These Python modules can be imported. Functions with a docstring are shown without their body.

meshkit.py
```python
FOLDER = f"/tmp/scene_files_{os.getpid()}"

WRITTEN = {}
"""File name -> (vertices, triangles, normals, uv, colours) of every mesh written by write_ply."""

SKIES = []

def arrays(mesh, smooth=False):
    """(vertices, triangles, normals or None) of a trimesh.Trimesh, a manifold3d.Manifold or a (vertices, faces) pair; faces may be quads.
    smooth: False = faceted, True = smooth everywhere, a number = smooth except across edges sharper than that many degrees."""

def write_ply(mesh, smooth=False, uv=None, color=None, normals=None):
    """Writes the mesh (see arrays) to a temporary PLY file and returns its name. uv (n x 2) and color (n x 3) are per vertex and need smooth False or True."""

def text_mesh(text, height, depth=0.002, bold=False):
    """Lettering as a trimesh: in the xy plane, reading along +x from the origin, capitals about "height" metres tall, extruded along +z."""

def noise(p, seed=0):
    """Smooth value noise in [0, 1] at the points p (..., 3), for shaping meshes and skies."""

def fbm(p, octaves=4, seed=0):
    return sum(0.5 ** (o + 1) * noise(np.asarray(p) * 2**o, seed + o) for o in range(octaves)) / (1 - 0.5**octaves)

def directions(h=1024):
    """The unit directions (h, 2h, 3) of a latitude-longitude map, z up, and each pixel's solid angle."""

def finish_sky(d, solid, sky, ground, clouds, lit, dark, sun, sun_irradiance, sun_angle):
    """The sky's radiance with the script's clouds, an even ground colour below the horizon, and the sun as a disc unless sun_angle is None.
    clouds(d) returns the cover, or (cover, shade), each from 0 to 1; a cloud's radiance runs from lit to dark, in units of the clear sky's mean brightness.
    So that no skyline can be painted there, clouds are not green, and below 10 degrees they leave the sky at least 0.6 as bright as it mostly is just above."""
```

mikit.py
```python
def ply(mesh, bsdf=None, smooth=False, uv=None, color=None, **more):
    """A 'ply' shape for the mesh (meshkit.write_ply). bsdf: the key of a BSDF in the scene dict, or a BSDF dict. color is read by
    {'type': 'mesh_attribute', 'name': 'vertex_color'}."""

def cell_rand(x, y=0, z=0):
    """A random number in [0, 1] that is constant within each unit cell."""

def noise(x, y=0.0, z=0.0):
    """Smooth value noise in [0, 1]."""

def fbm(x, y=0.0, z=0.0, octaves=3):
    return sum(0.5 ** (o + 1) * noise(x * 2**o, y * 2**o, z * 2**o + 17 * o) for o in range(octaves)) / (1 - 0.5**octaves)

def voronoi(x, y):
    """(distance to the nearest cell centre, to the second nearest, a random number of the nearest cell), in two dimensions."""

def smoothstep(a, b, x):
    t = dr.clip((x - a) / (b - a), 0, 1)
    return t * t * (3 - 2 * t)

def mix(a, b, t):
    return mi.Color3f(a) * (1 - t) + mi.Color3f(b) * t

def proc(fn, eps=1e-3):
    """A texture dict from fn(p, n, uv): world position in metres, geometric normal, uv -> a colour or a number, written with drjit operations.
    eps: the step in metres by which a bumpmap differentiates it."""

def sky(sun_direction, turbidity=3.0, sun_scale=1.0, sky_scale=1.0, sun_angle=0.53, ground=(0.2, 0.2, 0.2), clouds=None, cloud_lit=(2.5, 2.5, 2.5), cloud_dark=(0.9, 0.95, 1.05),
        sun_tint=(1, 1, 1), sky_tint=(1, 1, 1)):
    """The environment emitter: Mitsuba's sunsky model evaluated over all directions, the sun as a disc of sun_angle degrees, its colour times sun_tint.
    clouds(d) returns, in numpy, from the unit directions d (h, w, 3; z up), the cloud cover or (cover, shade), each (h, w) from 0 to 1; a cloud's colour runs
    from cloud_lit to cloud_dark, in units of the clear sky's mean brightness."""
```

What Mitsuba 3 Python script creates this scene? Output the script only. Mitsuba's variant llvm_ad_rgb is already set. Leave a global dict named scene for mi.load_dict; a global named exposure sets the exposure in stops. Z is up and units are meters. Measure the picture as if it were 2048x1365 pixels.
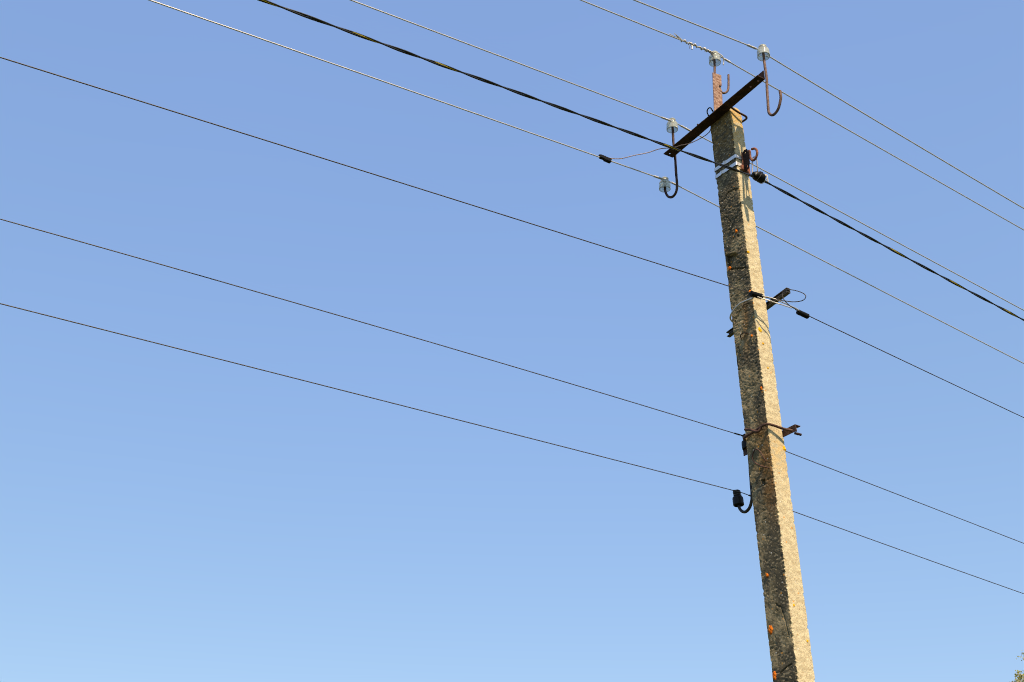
import math, random
import numpy as np
import drjit as dr
import mitsuba as mi
import trimesh
from shapely.geometry import Polygon, Point
import meshkit, mikit
from mikit import noise, fbm, voronoi, smoothstep, mix, proc

rng = np.random.default_rng(7)
random.seed(7)
T = mi.ScalarTransform4f
scene, labels = {'type': 'scene'}, {}

# ---------------------------------------------------------------- camera, sky, exposure
PITCH = math.radians(28.4)
EYE = np.array([0, 0, 1.6])
scene['camera'] = {
    'type': 'perspective', 'fov': math.degrees(2 * math.atan(1024 / 2150)), 'fov_axis': 'x',
    'near_clip': 0.1, 'far_clip': 2000.0,
    'to_world': T().look_at(origin=EYE.tolist(), target=(EYE + [0, math.cos(PITCH), math.sin(PITCH)]).tolist(), up=[0, 0, 1]),
}
# the line's own axes: C across the line (towards the viewer), W along the line (away to the right), z up; origin at the pole's near edge
ALPHA = math.radians(58.9)
C = np.array([math.cos(ALPHA), -math.sin(ALPHA), 0.0])
W = np.array([math.sin(ALPHA), math.cos(ALPHA), 0.0])
O = np.array([0.2593 * 5.67, 5.67, 0.0])
SUN = C * 1.0 - W * 0.15 + np.array([0, 0, 1.28])
scene['sky_light'] = mikit.sky(SUN.tolist(), turbidity=4.0, ground=(0.07, 0.08, 0.035), sky_tint=(1.08, 1.035, 0.675), sun_tint=(1.0, 0.94, 0.84),
                              clouds=lambda d: 0.35 + 0.05 * (meshkit.fbm(d * 2.3 + 4, 3) - 0.5), cloud_lit=(0.985, 1.47, 3.42))   # a thin veil of high haze
exposure = 2.35


def world(v):
    v = np.asarray(v, float)
    return O + v[..., :1] * C + v[..., 1:2] * W + v[..., 2:3] * np.array([0, 0, 1.0])


# ---------------------------------------------------------------- materials
def local(p):
    x, y = p.x - float(O[0]), p.y - float(O[1])
    return x * float(C[0]) + y * float(C[1]), x * float(W[0]) + y * float(W[1]), p.z


def mat(name, bsdf, two=True):
    scene[name] = {'type': 'twosided', 'b': bsdf} if two else bsdf
    return name


def concrete_colour(p, n, uv):
    c, w, z = local(p)
    w = w - (0.012 - 0.0053 * (6.447 - z))
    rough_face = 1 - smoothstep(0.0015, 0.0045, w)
    rough_face = dr.maximum(rough_face, smoothstep(-0.005, -0.011, c) * (1 - smoothstep(0.045, 0.06, w)))                     # trowelled face: grime and black lichen, plus its shade put into the colour
    big = fbm(c * 9, w * 9 + 3, z * 5, 3)
    mid = fbm(c * 45, w * 45, z * 45 + 7, 3)
    fine = noise(c * 210, w * 210, z * 210)
    smooth_c = mix((0.42, 0.360, 0.230), (0.535, 0.470, 0.310), smoothstep(0.3, 0.7, mid))
    smooth_c = smooth_c * (0.93 + 0.14 * fine)
    speck = smoothstep(0.70, 0.82, noise(c * 190 + 9, w * 190, z * 150))
    smooth_c = mix(smooth_c, (0.27, 0.17, 0.085), 0.5 * speck)
    streak = fbm(c * 34 + 3, w * 10, z * 4.5, 3)
    tone = 0.22 * fbm(c * 60, w * 60, z * 60 + 2, 3) + 0.14 * fine + 0.34 * streak + 0.30 * fbm(c * 23 + 1, w * 23, z * 17, 2)
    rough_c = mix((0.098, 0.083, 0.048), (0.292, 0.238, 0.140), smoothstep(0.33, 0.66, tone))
    algae_and_shade = smoothstep(0.49, 0.60, 0.66 * big + 0.34 * streak + 0.16 * smoothstep(-0.13, -0.02, c) * smoothstep(5.6, 4.6, z) + 0.10 * smoothstep(5.2, 6.1, z))  # algae patches, darker low by the edge; crossarm shade painted in at the head
    rough_c = mix(rough_c, (0.050, 0.046, 0.034), algae_and_shade * 0.80)
    rough_c = mix(rough_c, (0.42, 0.34, 0.21), smoothstep(0.68, 0.80, noise(c * 95, w * 95 + 4, z * 95)) * 0.5)
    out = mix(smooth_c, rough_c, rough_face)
    # golden lichen film near the pole head and under the lower clamp, brown rust run-off, scattered small orange lichens
    film = smoothstep(6.02, 6.42, z + 0.25 * (big - 0.5)) + smoothstep(0.30, 0.0, dr.abs(z - 3.95) + 0.25 * (big - 0.5)) * 0.55
    film = dr.minimum(film, 1.0) * smoothstep(0.34, 0.60, mid)
    out = mix(out, (0.46, 0.265, 0.045), film * (0.70 - 0.52 * rough_face))
    run = smoothstep(0.42, 0.08, dr.abs(z - 3.86)) * smoothstep(0.085, 0.012, dr.abs(c + 0.045 + 0.05 * (noise(z * 9, 2) - 0.5))) * (0.55 + 0.45 * mid)
    run = dr.maximum(run, smoothstep(0.26, 0.05, dr.abs(z - 4.80)) * smoothstep(0.04, 0.008, dr.abs(c + 0.085 - 0.08 * (z - 4.8))) * 0.7)
    out = mix(out, (0.19, 0.095, 0.025), dr.minimum(run, 1.0) * rough_face * 0.75)
    d, d2, r = voronoi((c + w) * 22, z * 22)
    dot = smoothstep(0.20, 0.12, d + 0.10 * fine) * smoothstep(0.86, 0.87, r)
    out = mix(out, mix((0.56, 0.24, 0.025), (0.33, 0.20, 0.06), smoothstep(0.93, 0.935, r)), dot * 0.8)
    d3, d4, r3 = voronoi((c + w) * 31 + 5, z * 31)
    out = mix(out, (0.62, 0.60, 0.54), smoothstep(0.13, 0.08, d3) * smoothstep(0.95, 0.955, r3))
    return out


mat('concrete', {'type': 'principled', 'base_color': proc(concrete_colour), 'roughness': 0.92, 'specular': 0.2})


def rust_fn(a, b, scale):
    def f(p, n, uv):
        t = fbm(p.x * scale, p.y * scale, p.z * scale, 3)
        s = noise(p.x * 260, p.y * 260, p.z * 260)
        return mix(a, b, smoothstep(0.32, 0.68, 0.7 * t + 0.3 * s))
    return f


mat('rust_brown', {'type': 'principled', 'base_color': proc(rust_fn((0.036, 0.018, 0.013), (0.098, 0.050, 0.036), 50)), 'roughness': 0.72, 'specular': 0.3})
mat('rust_shaded', {'type': 'principled', 'base_color': proc(rust_fn((0.020, 0.012, 0.010), (0.085, 0.045, 0.034), 30)), 'roughness': 0.7, 'specular': 0.2})  # pin rust darkened: shade below the crossarm put into the colour
mat('rust_dark', {'type': 'principled', 'base_color': proc(rust_fn((0.014, 0.007, 0.005), (0.045, 0.020, 0.013), 40)), 'roughness': 0.8, 'specular': 0.25})
mat('rust_rod', {'type': 'principled', 'base_color': proc(rust_fn((0.085, 0.046, 0.034), (0.165, 0.098, 0.074), 55)), 'roughness': 0.72, 'specular': 0.3})
mat('rust_pale', {'type': 'principled', 'base_color': proc(rust_fn((0.165, 0.085, 0.058), (0.36, 0.245, 0.19), 70)), 'roughness': 0.85, 'specular': 0.2})
mat('rust_red', {'type': 'principled', 'base_color': proc(rust_fn((0.11, 0.038, 0.02), (0.25, 0.095, 0.052), 50)), 'roughness': 0.75, 'specular': 0.3})
mat('aluminium', {'type': 'principled', 'base_color': {'type': 'rgb', 'value': [0.50, 0.485, 0.455]}, 'metallic': 0.5, 'roughness': 0.45})
mat('weathered_steel', {'type': 'principled', 'base_color': {'type': 'rgb', 'value': [0.26, 0.23, 0.20]}, 'metallic': 0.4, 'roughness': 0.5})
mat('weathered_wire', {'type': 'principled', 'base_color': {'type': 'rgb', 'value': [0.052, 0.047, 0.043]}, 'metallic': 0.2, 'roughness': 0.55})
mat('jumper_metal', {'type': 'principled', 'base_color': {'type': 'rgb', 'value': [0.22, 0.15, 0.11]}, 'metallic': 0.2, 'roughness': 0.55})
mat('black_sheath', {'type': 'principled', 'base_color': {'type': 'rgb', 'value': [0.008, 0.008, 0.008]}, 'roughness': 0.32, 'specular': 0.5})
mat('black_plastic', {'type': 'principled', 'base_color': {'type': 'rgb', 'value': [0.006, 0.006, 0.006]}, 'roughness': 0.5, 'specular': 0.12})
mat('black_paint', {'type': 'principled', 'base_color': proc(rust_fn((0.012, 0.011, 0.010), (0.03, 0.024, 0.02), 40)), 'roughness': 0.55, 'specular': 0.4})
mat('porcelain_black', {'type': 'principled', 'base_color': {'type': 'rgb', 'value': [0.011, 0.0095, 0.0085]}, 'roughness': 0.4, 'specular': 0.18})
mat('yellow_stripe', {'type': 'principled', 'base_color': {'type': 'rgb', 'value': [0.82, 0.60, 0.02]}, 'roughness': 0.5})
mat('strap_steel', {'type': 'principled', 'base_color': {'type': 'rgb', 'value': [0.72, 0.72, 0.73]}, 'metallic': 0.6, 'roughness': 0.45})
mat('channel_grey', {'type': 'principled', 'base_color': proc(rust_fn((0.032, 0.029, 0.026), (0.085, 0.073, 0.062), 30)), 'metallic': 0.3, 'roughness': 0.55})
mat('tie_white', {'type': 'principled', 'base_color': {'type': 'rgb', 'value': [0.50, 0.47, 0.38]}, 'roughness': 0.6})
mat('glass', {'type': 'principled', 'base_color': {'type': 'rgb', 'value': [0.92, 0.96, 0.84]}, 'spec_trans': 0.72, 'roughness': 0.07, 'eta': 1.5}, two=False)
mat('lichen_orange', {'type': 'principled', 'base_color': proc(rust_fn((0.36, 0.075, 0.008), (0.66, 0.20, 0.018), 120)), 'roughness': 0.95, 'specular': 0.1})
mat('lichen_yellow', {'type': 'principled', 'base_color': proc(rust_fn((0.60, 0.30, 0.01), (0.86, 0.50, 0.03), 120)), 'roughness': 0.95, 'specular': 0.1})


def grass_fn(p, n, uv):
    t = fbm(p.x * 0.4, p.y * 0.4, 1.0, 3)
    s = fbm(p.x * 9, p.y * 9, 2.0, 3)
    return mix((0.035, 0.050, 0.016), (0.095, 0.095, 0.038), smoothstep(0.3, 0.7, 0.6 * t + 0.4 * s))


mat('grass_ground', {'type': 'principled', 'base_color': proc(grass_fn), 'roughness': 0.95, 'specular': 0.1})
mat('bark', {'type': 'principled', 'base_color': proc(rust_fn((0.10, 0.085, 0.07), (0.42, 0.39, 0.34), 12)), 'roughness': 0.9})
for k, col in enumerate([(0.30, 0.30, 0.07), (0.46, 0.42, 0.10), (0.56, 0.54, 0.38)]):
    mat('leaf_%d' % k, {'type': 'principledthin', 'base_color': {'type': 'rgb', 'value': list(col)}, 'diff_trans': 0.7, 'roughness': 0.5, 'spec_trans': 0.0}, two=False)


# ---------------------------------------------------------------- shape helpers (all in the line's own axes)
def spline(pts, n=12):
    P = np.asarray(pts, float)
    P = np.vstack([2 * P[0] - P[1], P, 2 * P[-1] - P[-2]])
    out = []
    t = np.linspace(0, 1, n, endpoint=False)[:, None]
    for i in range(1, len(P) - 2):
        a, b, c, d = P[i - 1:i + 3]
        out.append(0.5 * (2 * b + (c - a) * t + (2 * a - 5 * b + 4 * c - d) * t ** 2 + (3 * b - a - 3 * c + d) * t ** 3))
    return np.vstack(out + [P[-2:-1]])


def frames(path):
    t = np.gradient(path, axis=0)
    t /= np.linalg.norm(t, axis=1, keepdims=True)
    u = np.cross(t[0], [0.13, 0.21, 0.97])
    if np.linalg.norm(u) < 0.1:
        u = np.cross(t[0], [1, 0, 0])
    U = np.empty_like(path)
    for i in range(len(path)):
        u = u - t[i] * (u @ t[i])
        u /= np.linalg.norm(u)
        U[i] = u
    return t, U, np.cross(t, U)


def grid_faces(n, m, closed=True):
    i, j = np.meshgrid(np.arange(n - 1), np.arange(m if closed else m - 1), indexing='ij')
    a, b = i * m + j, i * m + (j + 1) % m
    return np.stack([a, b, b + m, a + m], -1).reshape(-1, 4)


def tube(path, r, sides=10, cap=True):
    path = np.asarray(path, float)
    t, U, V = frames(path)
    r = np.broadcast_to(np.asarray(r, float).reshape(-1, 1) if np.ndim(r) < 2 else r, (len(path), sides))
    a = np.arange(sides) / sides * 2 * np.pi
    v = path[:, None] + r[..., None] * (np.cos(a)[None, :, None] * U[:, None] + np.sin(a)[None, :, None] * V[:, None])
    f = grid_faces(len(path), sides)
    v = v.reshape(-1, 3)
    f = np.vstack([f[:, [0, 1, 2]], f[:, [0, 2, 3]]])
    if cap:
        n = len(v)
        v = np.vstack([v, path[:1], path[-1:]])
        k = np.arange(sides)
        f = np.vstack([f, np.c_[np.full(sides, n), (k + 1) % sides, k], np.c_[np.full(sides, n + 1), n - sides + k, n - sides + (k + 1) % sides]])
    return v, f


def lathe(profile, seg=40, at=(0, 0, 0), axis=(0, 0, 1)):
    p = np.asarray(profile, float)
    a = np.arange(seg) / seg * 2 * np.pi
    v = np.stack([p[:, :1] * np.cos(a), p[:, :1] * np.sin(a), np.repeat(p[:, 1:], seg, 1)], -1).reshape(-1, 3)
    f = grid_faces(len(p), seg)
    m = trimesh.Trimesh(v, np.vstack([f[:, [0, 1, 2]], f[:, [0, 2, 3]]]), process=False)
    ax = np.asarray(axis, float) / np.linalg.norm(axis)
    m.apply_transform(trimesh.geometry.align_vectors([0, 0, 1], ax))
    return np.asarray(m.vertices) + np.asarray(at), np.asarray(m.faces)


def box(lo, hi, bevel=0.0015):
    """A box with chamfered edges."""
    lo, hi = np.asarray(lo, float), np.asarray(hi, float)
    b = min(bevel, *(0.3 * (hi - lo)))
    pts = []
    for sx in (0, 1):
        for sy in (0, 1):
            for sz in (0, 1):
                p = np.where([sx, sy, sz], hi, lo)
                q = np.where([sx, sy, sz], -1, 1) * b
                for k in range(3):
                    e = q.copy()
                    e[k] = 0
                    pts.append(p + e)
    h = trimesh.convex.convex_hull(np.array(pts))
    return np.asarray(h.vertices), np.asarray(h.faces)


def extrude(poly, depth, to):
    """poly in (a, b), extruded by depth along +d, then placed by to(a, b, d) -> local coordinates."""
    m = trimesh.creation.extrude_polygon(poly, depth, engine='earcut')
    v = np.asarray(m.vertices)
    return to(v[:, 0], v[:, 1], v[:, 2]), np.asarray(m.faces)


def join(*parts):
    vs, fs, n = [], [], 0
    for v, f in parts:
        f = np.asarray(f)
        if f.shape[1] == 4:
            f = np.vstack([f[:, [0, 1, 2]], f[:, [0, 2, 3]]])
        vs.append(v)
        fs.append(f + n)
        n += len(v)
    return np.vstack(vs), np.vstack(fs)


def put(key, mesh, material, smooth=35, space=world):
    n, k = key, 0
    while n in scene:
        k += 1
        n = '%s_%03d' % (key, k)
    v, f = mesh
    f = np.asarray(f)
    if f.shape[1] == 4:
        f = np.vstack([f[:, [0, 1, 2]], f[:, [0, 2, 3]]])
    m = trimesh.Trimesh(space(v) if space else v, f, process=False)
    if smooth is not True and smooth is not False and m.is_watertight and m.volume < 0:
        m.invert()
    scene[n] = mikit.ply(m, material, smooth=smooth)
    return n


def tag(key, label, category=None, group=None, kind=None):
    d = {'label': label}
    if category: d['category'] = category
    if group: d['group'] = group
    if kind: d['kind'] = kind
    labels[key] = d


# ---------------------------------------------------------------- ground
def build_ground():
    r = np.concatenate([[0], np.geomspace(1.5, 900, 46)])
    a = np.arange(72) / 72 * 2 * np.pi
    v = np.stack([r[:, None] * np.cos(a), r[:, None] * np.sin(a), np.zeros((len(r), 72))], -1)
    v[..., 2] = 0.5 * (meshkit.fbm(v * [0.02, 0.02, 0] + 3.3, 4) - 0.5) * np.minimum(1, r[:, None] / 30)
    v = v.reshape(-1, 3)
    put('ground', (v, grid_faces(len(r), 72)), 'grass_ground', smooth=True, space=lambda q: q + [1.5, 5.7, 0])
    tag('ground', 'open grassy ground around the foot of the pole', kind='structure')


build_ground()

# ---------------------------------------------------------------- concrete pole
POLE_L, POLE_B = -0.190, 0.117


def left_c(z):
    return -0.190 - 0.0066 * (z - 4.25)


def front_w(z):
    return 0.012 - 0.0053 * (6.447 - z)                              # the pole tapers: its front face leans back


# scrapes, cracks and form-board seams on the rough face: polylines (c, z), depth, half-width
GROOVES = [
    ([(-0.098, 3.106), (-0.085, 3.090), (-0.063, 3.081), (-0.048, 3.03), (-0.040, 2.994), (-0.029, 2.926)], 0.0075, 0.0035),
    ([(-0.033, 2.778), (-0.083, 2.764), (-0.123, 2.746)], 0.008, 0.0035),
    ([(-0.109, 5.829), (-0.070, 5.826), (-0.037, 5.816), (-0.012, 5.800)], 0.010, 0.004),
    ([(-0.182, 5.281), (-0.140, 5.252), (-0.099, 5.235), (-0.060, 5.216), (-0.025, 5.203)], 0.011, 0.004),
    ([(-0.103, 5.333), (-0.075, 5.305), (-0.047, 5.271), (-0.025, 5.215), (-0.010, 5.15), (-0.004, 5.101)], 0.006, 0.003),
    ([(-0.16, 4.885), (-0.12, 4.93), (-0.075, 4.955), (-0.03, 4.945)], 0.006, 0.003),
    ([(-0.17, 5.70), (-0.12, 5.63), (-0.09, 5.56)], 0.006, 0.003),
]


def build_pole():
    ring = np.asarray(Polygon([(0, 0), (POLE_L, 0), (POLE_L, POLE_B), (0, POLE_B)]).buffer(-0.003).buffer(0.003, quad_segs=2).exterior.coords)[:-1]
    if not Polygon(ring).exterior.is_ccw:
        ring = ring[::-1]
    seg, out = 0.0042, []
    for a, b in zip(ring, np.roll(ring, -1, 0)):
        n = max(1, int(round(np.linalg.norm(b - a) / seg)))
        out.append(a + (b - a) * (np.arange(n) / n)[:, None])
    ring = np.vstack(out)
    m = len(ring)
    nrm = np.roll(ring, -1, 0) - np.roll(ring, 1, 0)
    nrm = np.c_[nrm[:, 1], -nrm[:, 0]]
    nrm /= np.linalg.norm(nrm, axis=1, keepdims=True)
    zs = np.concatenate([np.arange(-0.3, 2.3, 0.06), np.arange(2.3, 6.49, 0.0042)])
    cc = np.repeat(ring[None, :, 0], len(zs), 0)
    ww = np.repeat(ring[None, :, 1], len(zs), 0)
    zz = np.repeat(zs[:, None], m, 1)
    P = np.stack([cc, ww, zz], -1)
    front = np.clip(-nrm[:, 1], 0, 1)[None] ** 2                     # the rough face the line comes in on
    N, F = meshkit.noise, meshkit.fbm
    fine = F(P * 95 + 11, 2, 1) - 0.5
    mid = F(P * [52, 52, 60], 3, 2) - 0.5
    big = F(P * [9, 9, 7] + 5, 2, 3) - 0.5
    blot = F(P * [24, 24, 19] + 8, 2, 13) - 0.5
    ridges = 1 - np.abs(2 * F(P * [16, 16, 34] + 2.5, 3, 4) - 1)
    calm = 0.45 + 0.55 * np.clip((zz - 3.5) / 0.9, 0, 1)
    d = front * (calm * (0.0024 * mid + 0.0022 * fine + 0.0034 * blot) + 0.0036 * big)
    region = np.clip((zz - 4.2) / 0.4, 0, 1) * np.clip((5.95 - zz) / 0.3, 0, 1)
    d += front * region * 0.0048 * (ridges - 0.62)
    pits = np.clip(F(P * 60 + 31, 2, 6) - 0.66, 0, 1)
    d -= front * 0.028 * pits * calm
    d += (1 - front) * (0.0012 * (F(P * 120, 2, 8) - 0.5) + 0.0005 * big)
    # chipped arrises
    e = np.minimum(np.abs(cc - 0), np.abs(cc - POLE_L)) + np.minimum(np.abs(ww - 0), np.abs(ww - POLE_B))
    edge = np.clip(1 - e / 0.016, 0, 1)
    nick = np.clip(1 - np.hypot(cc + 0.003, ww - 0.001) / 0.013, 0, 1)
    d -= 0.013 * nick * np.clip((0.6 * F(P * [26, 26, 34] + 9, 2, 15) + 0.4 * F(P * [60, 60, 105], 2, 16) - 0.52) * 7, 0, 1)
    d -= edge * 0.016 * np.clip(F(P * [50, 50, 40] + 40, 3, 9) - 0.55, 0, 1) * 2
    # broken-out hollow with a ledge, casting seams, small square pits
    def inside(poly, soft):
        pg = np.asarray(poly)
        lo, hi = pg.min(0) - 0.03, pg.max(0) + 0.03
        k = (front > 0.5) & (cc > lo[0]) & (cc < hi[0]) & (zz > lo[1]) & (zz < hi[1])
        res = np.zeros_like(cc)
        g = Polygon(pg)
        for i, j in zip(*np.nonzero(k)):
            q = Point(cc[i, j], zz[i, j])
            res[i, j] = min(1, g.exterior.distance(q) / soft) if g.contains(q) else 0
        return res
    d -= 0.030 * inside([(-0.20, 5.392), (-0.095, 5.358), (-0.075, 5.325), (-0.135, 5.288), (-0.165, 5.268), (-0.20, 5.262)], 0.012) * front
    d -= 0.018 * inside([(-0.105, 3.815), (-0.070, 3.812), (-0.072, 3.775), (-0.100, 3.770)], 0.006) * front
    d -= 0.016 * inside([(-0.010, 5.80), (0.012, 5.80), (0.012, 5.775), (-0.010, 5.772)], 0.005) * front
    d -= 0.014 * inside([(-0.070, 5.475), (-0.045, 5.468), (-0.048, 5.445), (-0.068, 5.448)], 0.008) * front
    for pts, dep, wid in GROOVES:
        pts = np.asarray(pts)
        best = np.full(cc.shape, 9.0)
        for (c0, z0), (c1, z1) in zip(pts[:-1], pts[1:]):
            t = np.clip(((cc - c0) * (c1 - c0) + (zz - z0) * (z1 - z0)) / ((c1 - c0) ** 2 + (z1 - z0) ** 2), 0, 1)
            best = np.minimum(best, np.hypot(cc - c0 - t * (c1 - c0), zz - z0 - t * (z1 - z0)))
        d -= front * dep * np.clip(1.4 - (best + 0.004 * fine) / wid, 0, 1)
    cc = cc + np.clip(-cc / 0.19, 0, 1) * (left_c(zz) - POLE_L)
    ws = POLE_B + (ww - POLE_B) * (POLE_B - front_w(zz)) / POLE_B
    v = np.stack([cc + nrm[None, :, 0] * d, ws + nrm[None, :, 1] * d, zz], -1)
    # weathered, rounded head
    head = np.clip((zz - 6.40) / 0.09, 0, 1)
    v[..., 2] += head * (0.055 * (F(P * [22, 22, 0] + 1.7, 3, 12) - 0.5) + 0.020 * np.clip((cc + 0.06) / 0.06, 0, 1) * np.exp(-((ww - 0.075) / 0.035) ** 2))
    mid_p = np.array([POLE_L / 2, POLE_B / 2, 0])
    v[..., :2] = mid_p[:2] + (v[..., :2] - mid_p[:2]) * (1 - 0.10 * head[..., None] ** 3)
    rows = [v.reshape(-1, 3)]
    top = v[-1]
    for s, up in ((0.9, 0.006), (0.7, 0.012), (0.4, 0.014), (0.02, 0.015)):
        q = top.copy()
        q[:, :2] = mid_p[:2] + (top[:, :2] - mid_p[:2]) * s
        q[:, 2] = top[:, 2] * s + (1 - s) * top[:, 2].mean() + up + 0.012 * (N(q * 55, 3) - 0.5)
        rows.append(q)
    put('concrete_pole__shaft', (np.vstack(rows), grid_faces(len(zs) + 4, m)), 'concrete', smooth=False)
    tag('concrete_pole', 'weathered square concrete utility pole with orange lichen, carrying all the wires', 'utility pole')

    # lichens big enough to see as tufts
    def lichen(face, a, z, r, material):
        k = 26
        rr = np.linspace(0, 1, 7)[:, None]
        th = (np.arange(k) / k * 2 * np.pi)[None]
        rad = r * rr * (0.62 + 0.9 * meshkit.fbm(np.stack([2.2 * np.cos(th) + a * 70, 2.2 * np.sin(th) + z * 50, 0 * th], -1), 3, 5))
        x, y = rad * np.cos(th), 1.25 * rad * np.sin(th)
        h = 0.0045 * (1 - rr ** 3) + 0 * th
        pts = np.stack([x, y, h], -1)
        h = h + 0.004 * (meshkit.noise(pts * 180 + [a * 50, z * 50, 0], 4) - 0.4) * (1 - rr ** 4) - 0.004 * rr ** 4
        if face == 'L':
            v = np.stack([a + x, front_w(z) - 0.003 - h, z + y], -1)
            f = grid_faces(7, k)
        else:
            v = np.stack([0.0005 + h, a + x, z + y], -1)
            f = grid_faces(7, k)
        put('concrete_pole__lichen_patch', (v.reshape(-1, 3), f), material, smooth=False)
    for a, z, r in ((-0.155, 2.976, 0.017), (-0.163, 2.741, 0.015), (-0.070, 5.502, 0.010), (-0.014, 4.356, 0.009), (-0.134, 3.268, 0.009),
                    (-0.014, 5.017, 0.009), (-0.041, 4.721, 0.008), (-0.165, 5.272, 0.012)):
        lichen('L', a, z, r, 'lichen_orange')
    for a, z, r in ((0.034, 4.754, 0.015), (0.020, 5.306, 0.009), (0.110, 3.994, 0.013), (0.045, 4.660, 0.007), (0.06, 4.50, 0.006), (0.03, 3.08, 0.007), (0.095, 2.9, 0.006)):
        lichen('R', a, z, r, 'lichen_yellow')
    loop = spline([(-0.045, 0.004, 3.905), (-0.045, -0.008, 3.915), (-0.050, -0.020, 3.945), (-0.066, -0.028, 3.978), (-0.094, -0.028, 3.990), (-0.121, -0.026, 3.967), (-0.124, -0.024, 3.940),
                   (-0.105, -0.022, 3.912), (-0.070, -0.020, 3.885), (-0.040, -0.015, 3.868), (-0.022, 0.004, 3.858)])
    put('concrete_pole__lifting_loop', tube(loop, 0.0038), 'rust_brown')
    labels['concrete_pole__lifting_loop'] = {'label': 'bent rusty wire loop cast into the rough face below the lower clamp'}
    stub = spline([(-0.13, 0.004, 4.735), (-0.122, -0.012, 4.752), (-0.10, -0.016, 4.760), (-0.075, -0.012, 4.752), (-0.060, 0.003, 4.742)])
    put('concrete_pole__wire_stub', tube(stub, 0.003), 'rust_dark')


build_pole()


# ---------------------------------------------------------------- upper crossarm with its pins and U-bolt
ARM_L, ARM_R, ARM_Z = -0.613, 0.348, 6.455


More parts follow.
